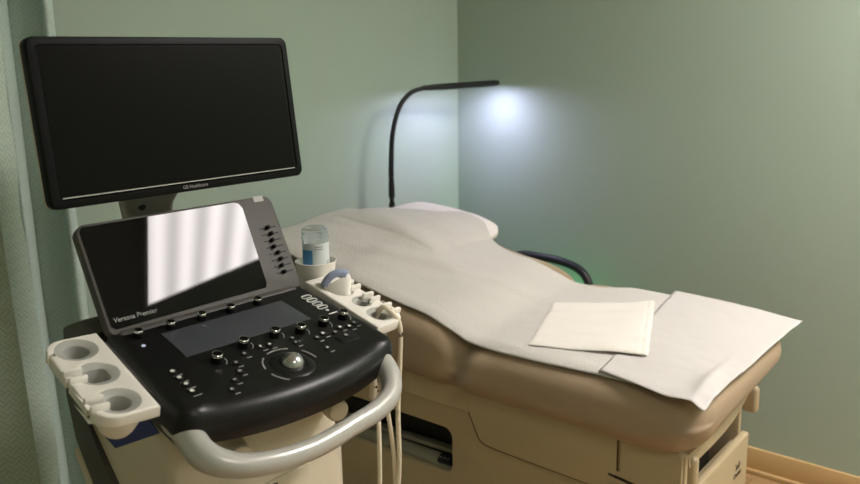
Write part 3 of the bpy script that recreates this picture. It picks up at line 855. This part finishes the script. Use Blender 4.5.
def z_foot(u, v, s, t):
    z = bedtop(max(.02, min(BW - .02, u)), max(0, v)) + .0105
    z -= .010 * max(0, 1 - u / .045) * sstep(.02, .1, v)
    z += .003 * noise.noise((u * 8, v * 8, 9)) + .0015 * noise.noise((u * 30, v * 22, 4))
    z -= .006 * math.exp(-(((s - .97) / .10) ** 2 + (t / .25) ** 2))          # far corner curling up
    z += .012 * math.exp(-(((s - .15) / .10) ** 2 + ((t - .13) / .10) ** 2))   # crumple near the front corner
    z -= .012 * math.exp(-((s / .05) ** 2 + (t / .1) ** 2))
    z += .005 * math.exp(-((t - .12 - .05 * math.sin(s * 3)) / .03) ** 2) * math.exp(-((s - .2) / .2) ** 2)
    return z
sheet('paper_sheet', 'short smooth white paper sheet over the foot end of the exam table', 70, 40, uv_foot, z_foot, M['paper2'])

# ------------------------------------------------------------------ folded towel
A, B, C_, D_ = (.385, .582), (.556, .342), (.182, .199), (.077, .478)
def tw(s, t):
    u = (D_[0] * (1 - s) + C_[0] * s) * (1 - t) + (A[0] * (1 - s) + B[0] * s) * t
    v = (D_[1] * (1 - s) + C_[1] * s) * (1 - t) + (A[1] * (1 - s) + B[1] * s) * t
    return u, v
ctr = bpt(*tw(.5, .5), bedtop(*tw(.5, .5)) + .013)
tws = None
def towel_layer(h0, h1, ds, dt, off, name, parent, m):
    bm = bmesh.new(); nu, nv = 60, 60
    top, bot_ = [], []
    for j in range(nv + 1):
        r1, r2 = [], []
        for i in range(nu + 1):
            s, t = i / nu, j / nv
            ed = min(s, 1 - s, t, 1 - t)
            wob = .004 * noise.noise((s * 5, t * 5, off)) if ed < .001 else 0
            u, v = tw(min(1.01, s * ds + off * .004 + wob), t * dt + off * .003 + wob * .6)
            zb = z_main(u, v, s, t) + .003 + .007 * sstep(-.10, 0, (.262 + .09 * u / BW) - v)
            zt = zb + h1 + .0015 * math.sin(t * 2 * PI * 4.5) - .002 * math.exp(-((s - .95) / .008) ** 2) - .002 * math.exp(-(ed / .012) ** 2) + .0012 * noise.noise((s * 5, t * 5, 8))
            if off > 0: zt -= .0015 * math.exp(-((t - .33) / .012) ** 2) + .0015 * math.exp(-((t - .66) / .012) ** 2)
            r1.append(bm.verts.new(bpt(u, v, zt) - ctr)); r2.append(bm.verts.new(bpt(u, v, zb + h0) - ctr))
        top.append(r1); bot_.append(r2)
    for j in range(nv):
        for i in range(nu):
            bm.faces.new((top[j][i], top[j][i + 1], top[j + 1][i + 1], top[j + 1][i])); bm.faces.new((bot_[j][i], bot_[j + 1][i], bot_[j + 1][i + 1], bot_[j][i + 1]))
    for i in range(nu):
        bm.faces.new((bot_[0][i], bot_[0][i + 1], top[0][i + 1], top[0][i])); bm.faces.new((top[nv][i], top[nv][i + 1], bot_[nv][i + 1], bot_[nv][i]))
    for j in range(nv):
        bm.faces.new((top[j][0], top[j + 1][0], bot_[j + 1][0], bot_[j][0])); bm.faces.new((bot_[j][nu], bot_[j + 1][nu], top[j + 1][nu], top[j][nu]))
    return obj(name, bm, m, parent, angle=50)
tow = tag(empty('folded_towel', ctr, 0), 'folded cream paper towel lying on the white paper in the middle of the exam table', 'towel')
towel_layer(0, .0022, .985, .985, 0.0, 'lower_fold', tow, M['towel'])
towel_layer(.0022, .0042, .97, 1.0, 1.0, 'upper_fold', tow, M['towel'])

# ------------------------------------------------------------------ gooseneck lamp behind the table
lx, ly = 2.345, 2.235
lamp = tag(empty('gooseneck_lamp', (lx, ly, 0)), 'black gooseneck lamp with a glowing white strip head, behind the head of the exam table', 'lamp')
def LP(x, y, z, *r): return (x - lx, y - ly, z, *r)
bm = bmesh.new(); lathe(bm, [(0, 0), (.105, 0), (.11, .006), (.11, .016), (.10, .022), (.02, .026), (.012, .05), (0, .05)], 40); obj('base', bm, M['rubber'], lamp)
bm = bmesh.new()
tube(bm, [LP(lx, ly, .03, .013), LP(lx, ly, .6, .013), LP(lx, ly, .95, .0125), LP(lx + .001, ly, 1.10, .0105), LP(lx + .012, ly - .002, 1.22, .0095), LP(lx + .045, ly - .009, 1.315, .009), LP(lx + .095, ly - .022, 1.365, .009), LP(lx + .15, ly - .036, 1.380, .008)], .008, 12, 8)
obj('pole', bm, M['rubber'], lamp)
hx0, hy0, hx1, hy1 = lx + .15, ly - .036, 2.876, 2.128
dirv = Vector((hx1 - hx0, hy1 - hy0, .008)).normalized(); side_ = Vector((-dirv.y, dirv.x, 0)).normalized()
Lh = math.hypot(hx1 - hx0, hy1 - hy0)
bm = bmesh.new(); lps = []
for k, (f, w, h) in enumerate(((-.02, .006, .007), (0, .009, .009), (.08, .013, .0105), (.25, .018, .012), (.5, .020, .012), (.8, .020, .012), (.95, .019, .0118), (.99, .015, .009), (1.0, .008, .003))):
    c = Vector(LP(hx0, hy0, 1.381)) + dirv * Lh * f
    lps.append([c + side_ * x + Vector((0, 0, z)) for x, z in rrect(-w, -h, w, h, min(w, h) * .8)])
loft(bm, lps); head = obj('head', bm, M['rubber'], lamp, angle=60)
bm = bmesh.new(); lps = []
for f in (.28, .6, .88):
    c = Vector(LP(hx0, hy0, 1.3694)) + dirv * Lh * f
    lps.append([c + side_ * x + Vector((0, 0, z)) for x, z in ((-.007, 0), (.007, 0), (.007, -.0004), (-.007, -.0004))])
loft(bm, lps); obj('light_strip', bm, M['led'], lamp)

# ------------------------------------------------------------------ chair between table and wall
ch = tag(empty('armchair', (2.63, 1.80, 0), rad(0)), 'armchair with curved black arms, between the exam table and the right wall', 'chair')
bm = bmesh.new(); box(bm, (0, .02, .44), (.40, .42, .07), .025, 4); obj('seat', bm, M['seat_cloth'], ch)
bm = bmesh.new(); box(bm, (0, .25, .60), (.40, .05, .22), .02, 4, Matrix.Rotation(rad(-8), 4, 'X')); obj('backrest', bm, M['seat_cloth'], ch)
for s in (-1, 1):
    x = .215 * s
    bm = bmesh.new()
    tube(bm, [(x, .26, .45), (x, .26, .62), (x, .20, .690), (x, .08, .699), (x, -.03, .691), (x, -.105, .664), (x, -.145, .60), (x, -.18, .45), (x, -.19, .012)], .017, 12, 8, flat=1.0)
    obj('arm', bm, M['chair_arm'], ch)
    bm = bmesh.new(); tube(bm, [(x, .26, .48), (x, .28, .25), (x, .30, .012)], .015, 10, 4); obj('leg', bm, M['chair_arm'], ch)
bm = bmesh.new(); tube(bm, [(-.215, 0, .40), (.215, 0, .40)], .012, 8, 2); obj('crossbar', bm, M['chair_arm'], ch)

# unseen green light added low behind the chair to tint the wall
green_light = tag(empty('added_green_light', (X1, 1.82, .42)), 'unseen green light added on the right wall for its glow, low beside the armchair', 'added light')
bm = bmesh.new(); box(bm, (-.012, 0, 0), (.024, .045, .07), .006, 3); obj('glow_body', bm, M['white'], green_light)
bm = bmesh.new(); lathe(bm, [(.016, 0), (.0165, .02), (.012, .032), (0, .036)], 20, Matrix.Translation((-.026, 0, .02))); obj('lens', bm, mat('added_green_glow', (.2, .9, .4), .4, emit=(.12, 1.0, .32), estr=GREEN_GLOW), green_light)

# ------------------------------------------------------------------ camera, world, look
f_px, dy, yaw, roll = 860.0, 186.0, rad(41.1), rad(.9)
p = math.atan(dy / f_px)
F = Vector((math.cos(p) * math.cos(yaw), math.cos(p) * math.sin(yaw), -math.sin(p)))
R0 = Vector((math.sin(yaw), -math.cos(yaw), 0)); U0 = R0.cross(F)
R = R0 * math.cos(roll) - U0 * math.sin(roll); U = U0 * math.cos(roll) + R0 * math.sin(roll)
cam = bpy.data.cameras.new('camera'); co = bpy.data.objects.new('camera', cam); COL.objects.link(co)
mw = Matrix((R, U, -F)).transposed().to_4x4(); mw.translation = (0, 0, 1.5); co.matrix_world = mw
cam.sensor_width = 36; cam.lens = 36 * f_px / 860; cam.clip_start = .05
cam.dof.use_dof = True; cam.dof.focus_distance = 1.75; cam.dof.aperture_fstop = 4.0
S.camera = co
w = bpy.data.worlds.new('world'); S.world = w; w.use_nodes = True
w.node_tree.nodes['Background'].inputs['Color'].default_value = (0, 0, 0, 1)
S.view_settings.view_transform = 'Standard'; S.view_settings.look = 'None'; S.view_settings.gamma = 1; S.view_settings.exposure = 0.25
S.view_settings.use_curve_mapping = False
S.cycles.use_denoising = True; S.cycles.max_bounces = 10; S.cycles.diffuse_bounces = 6
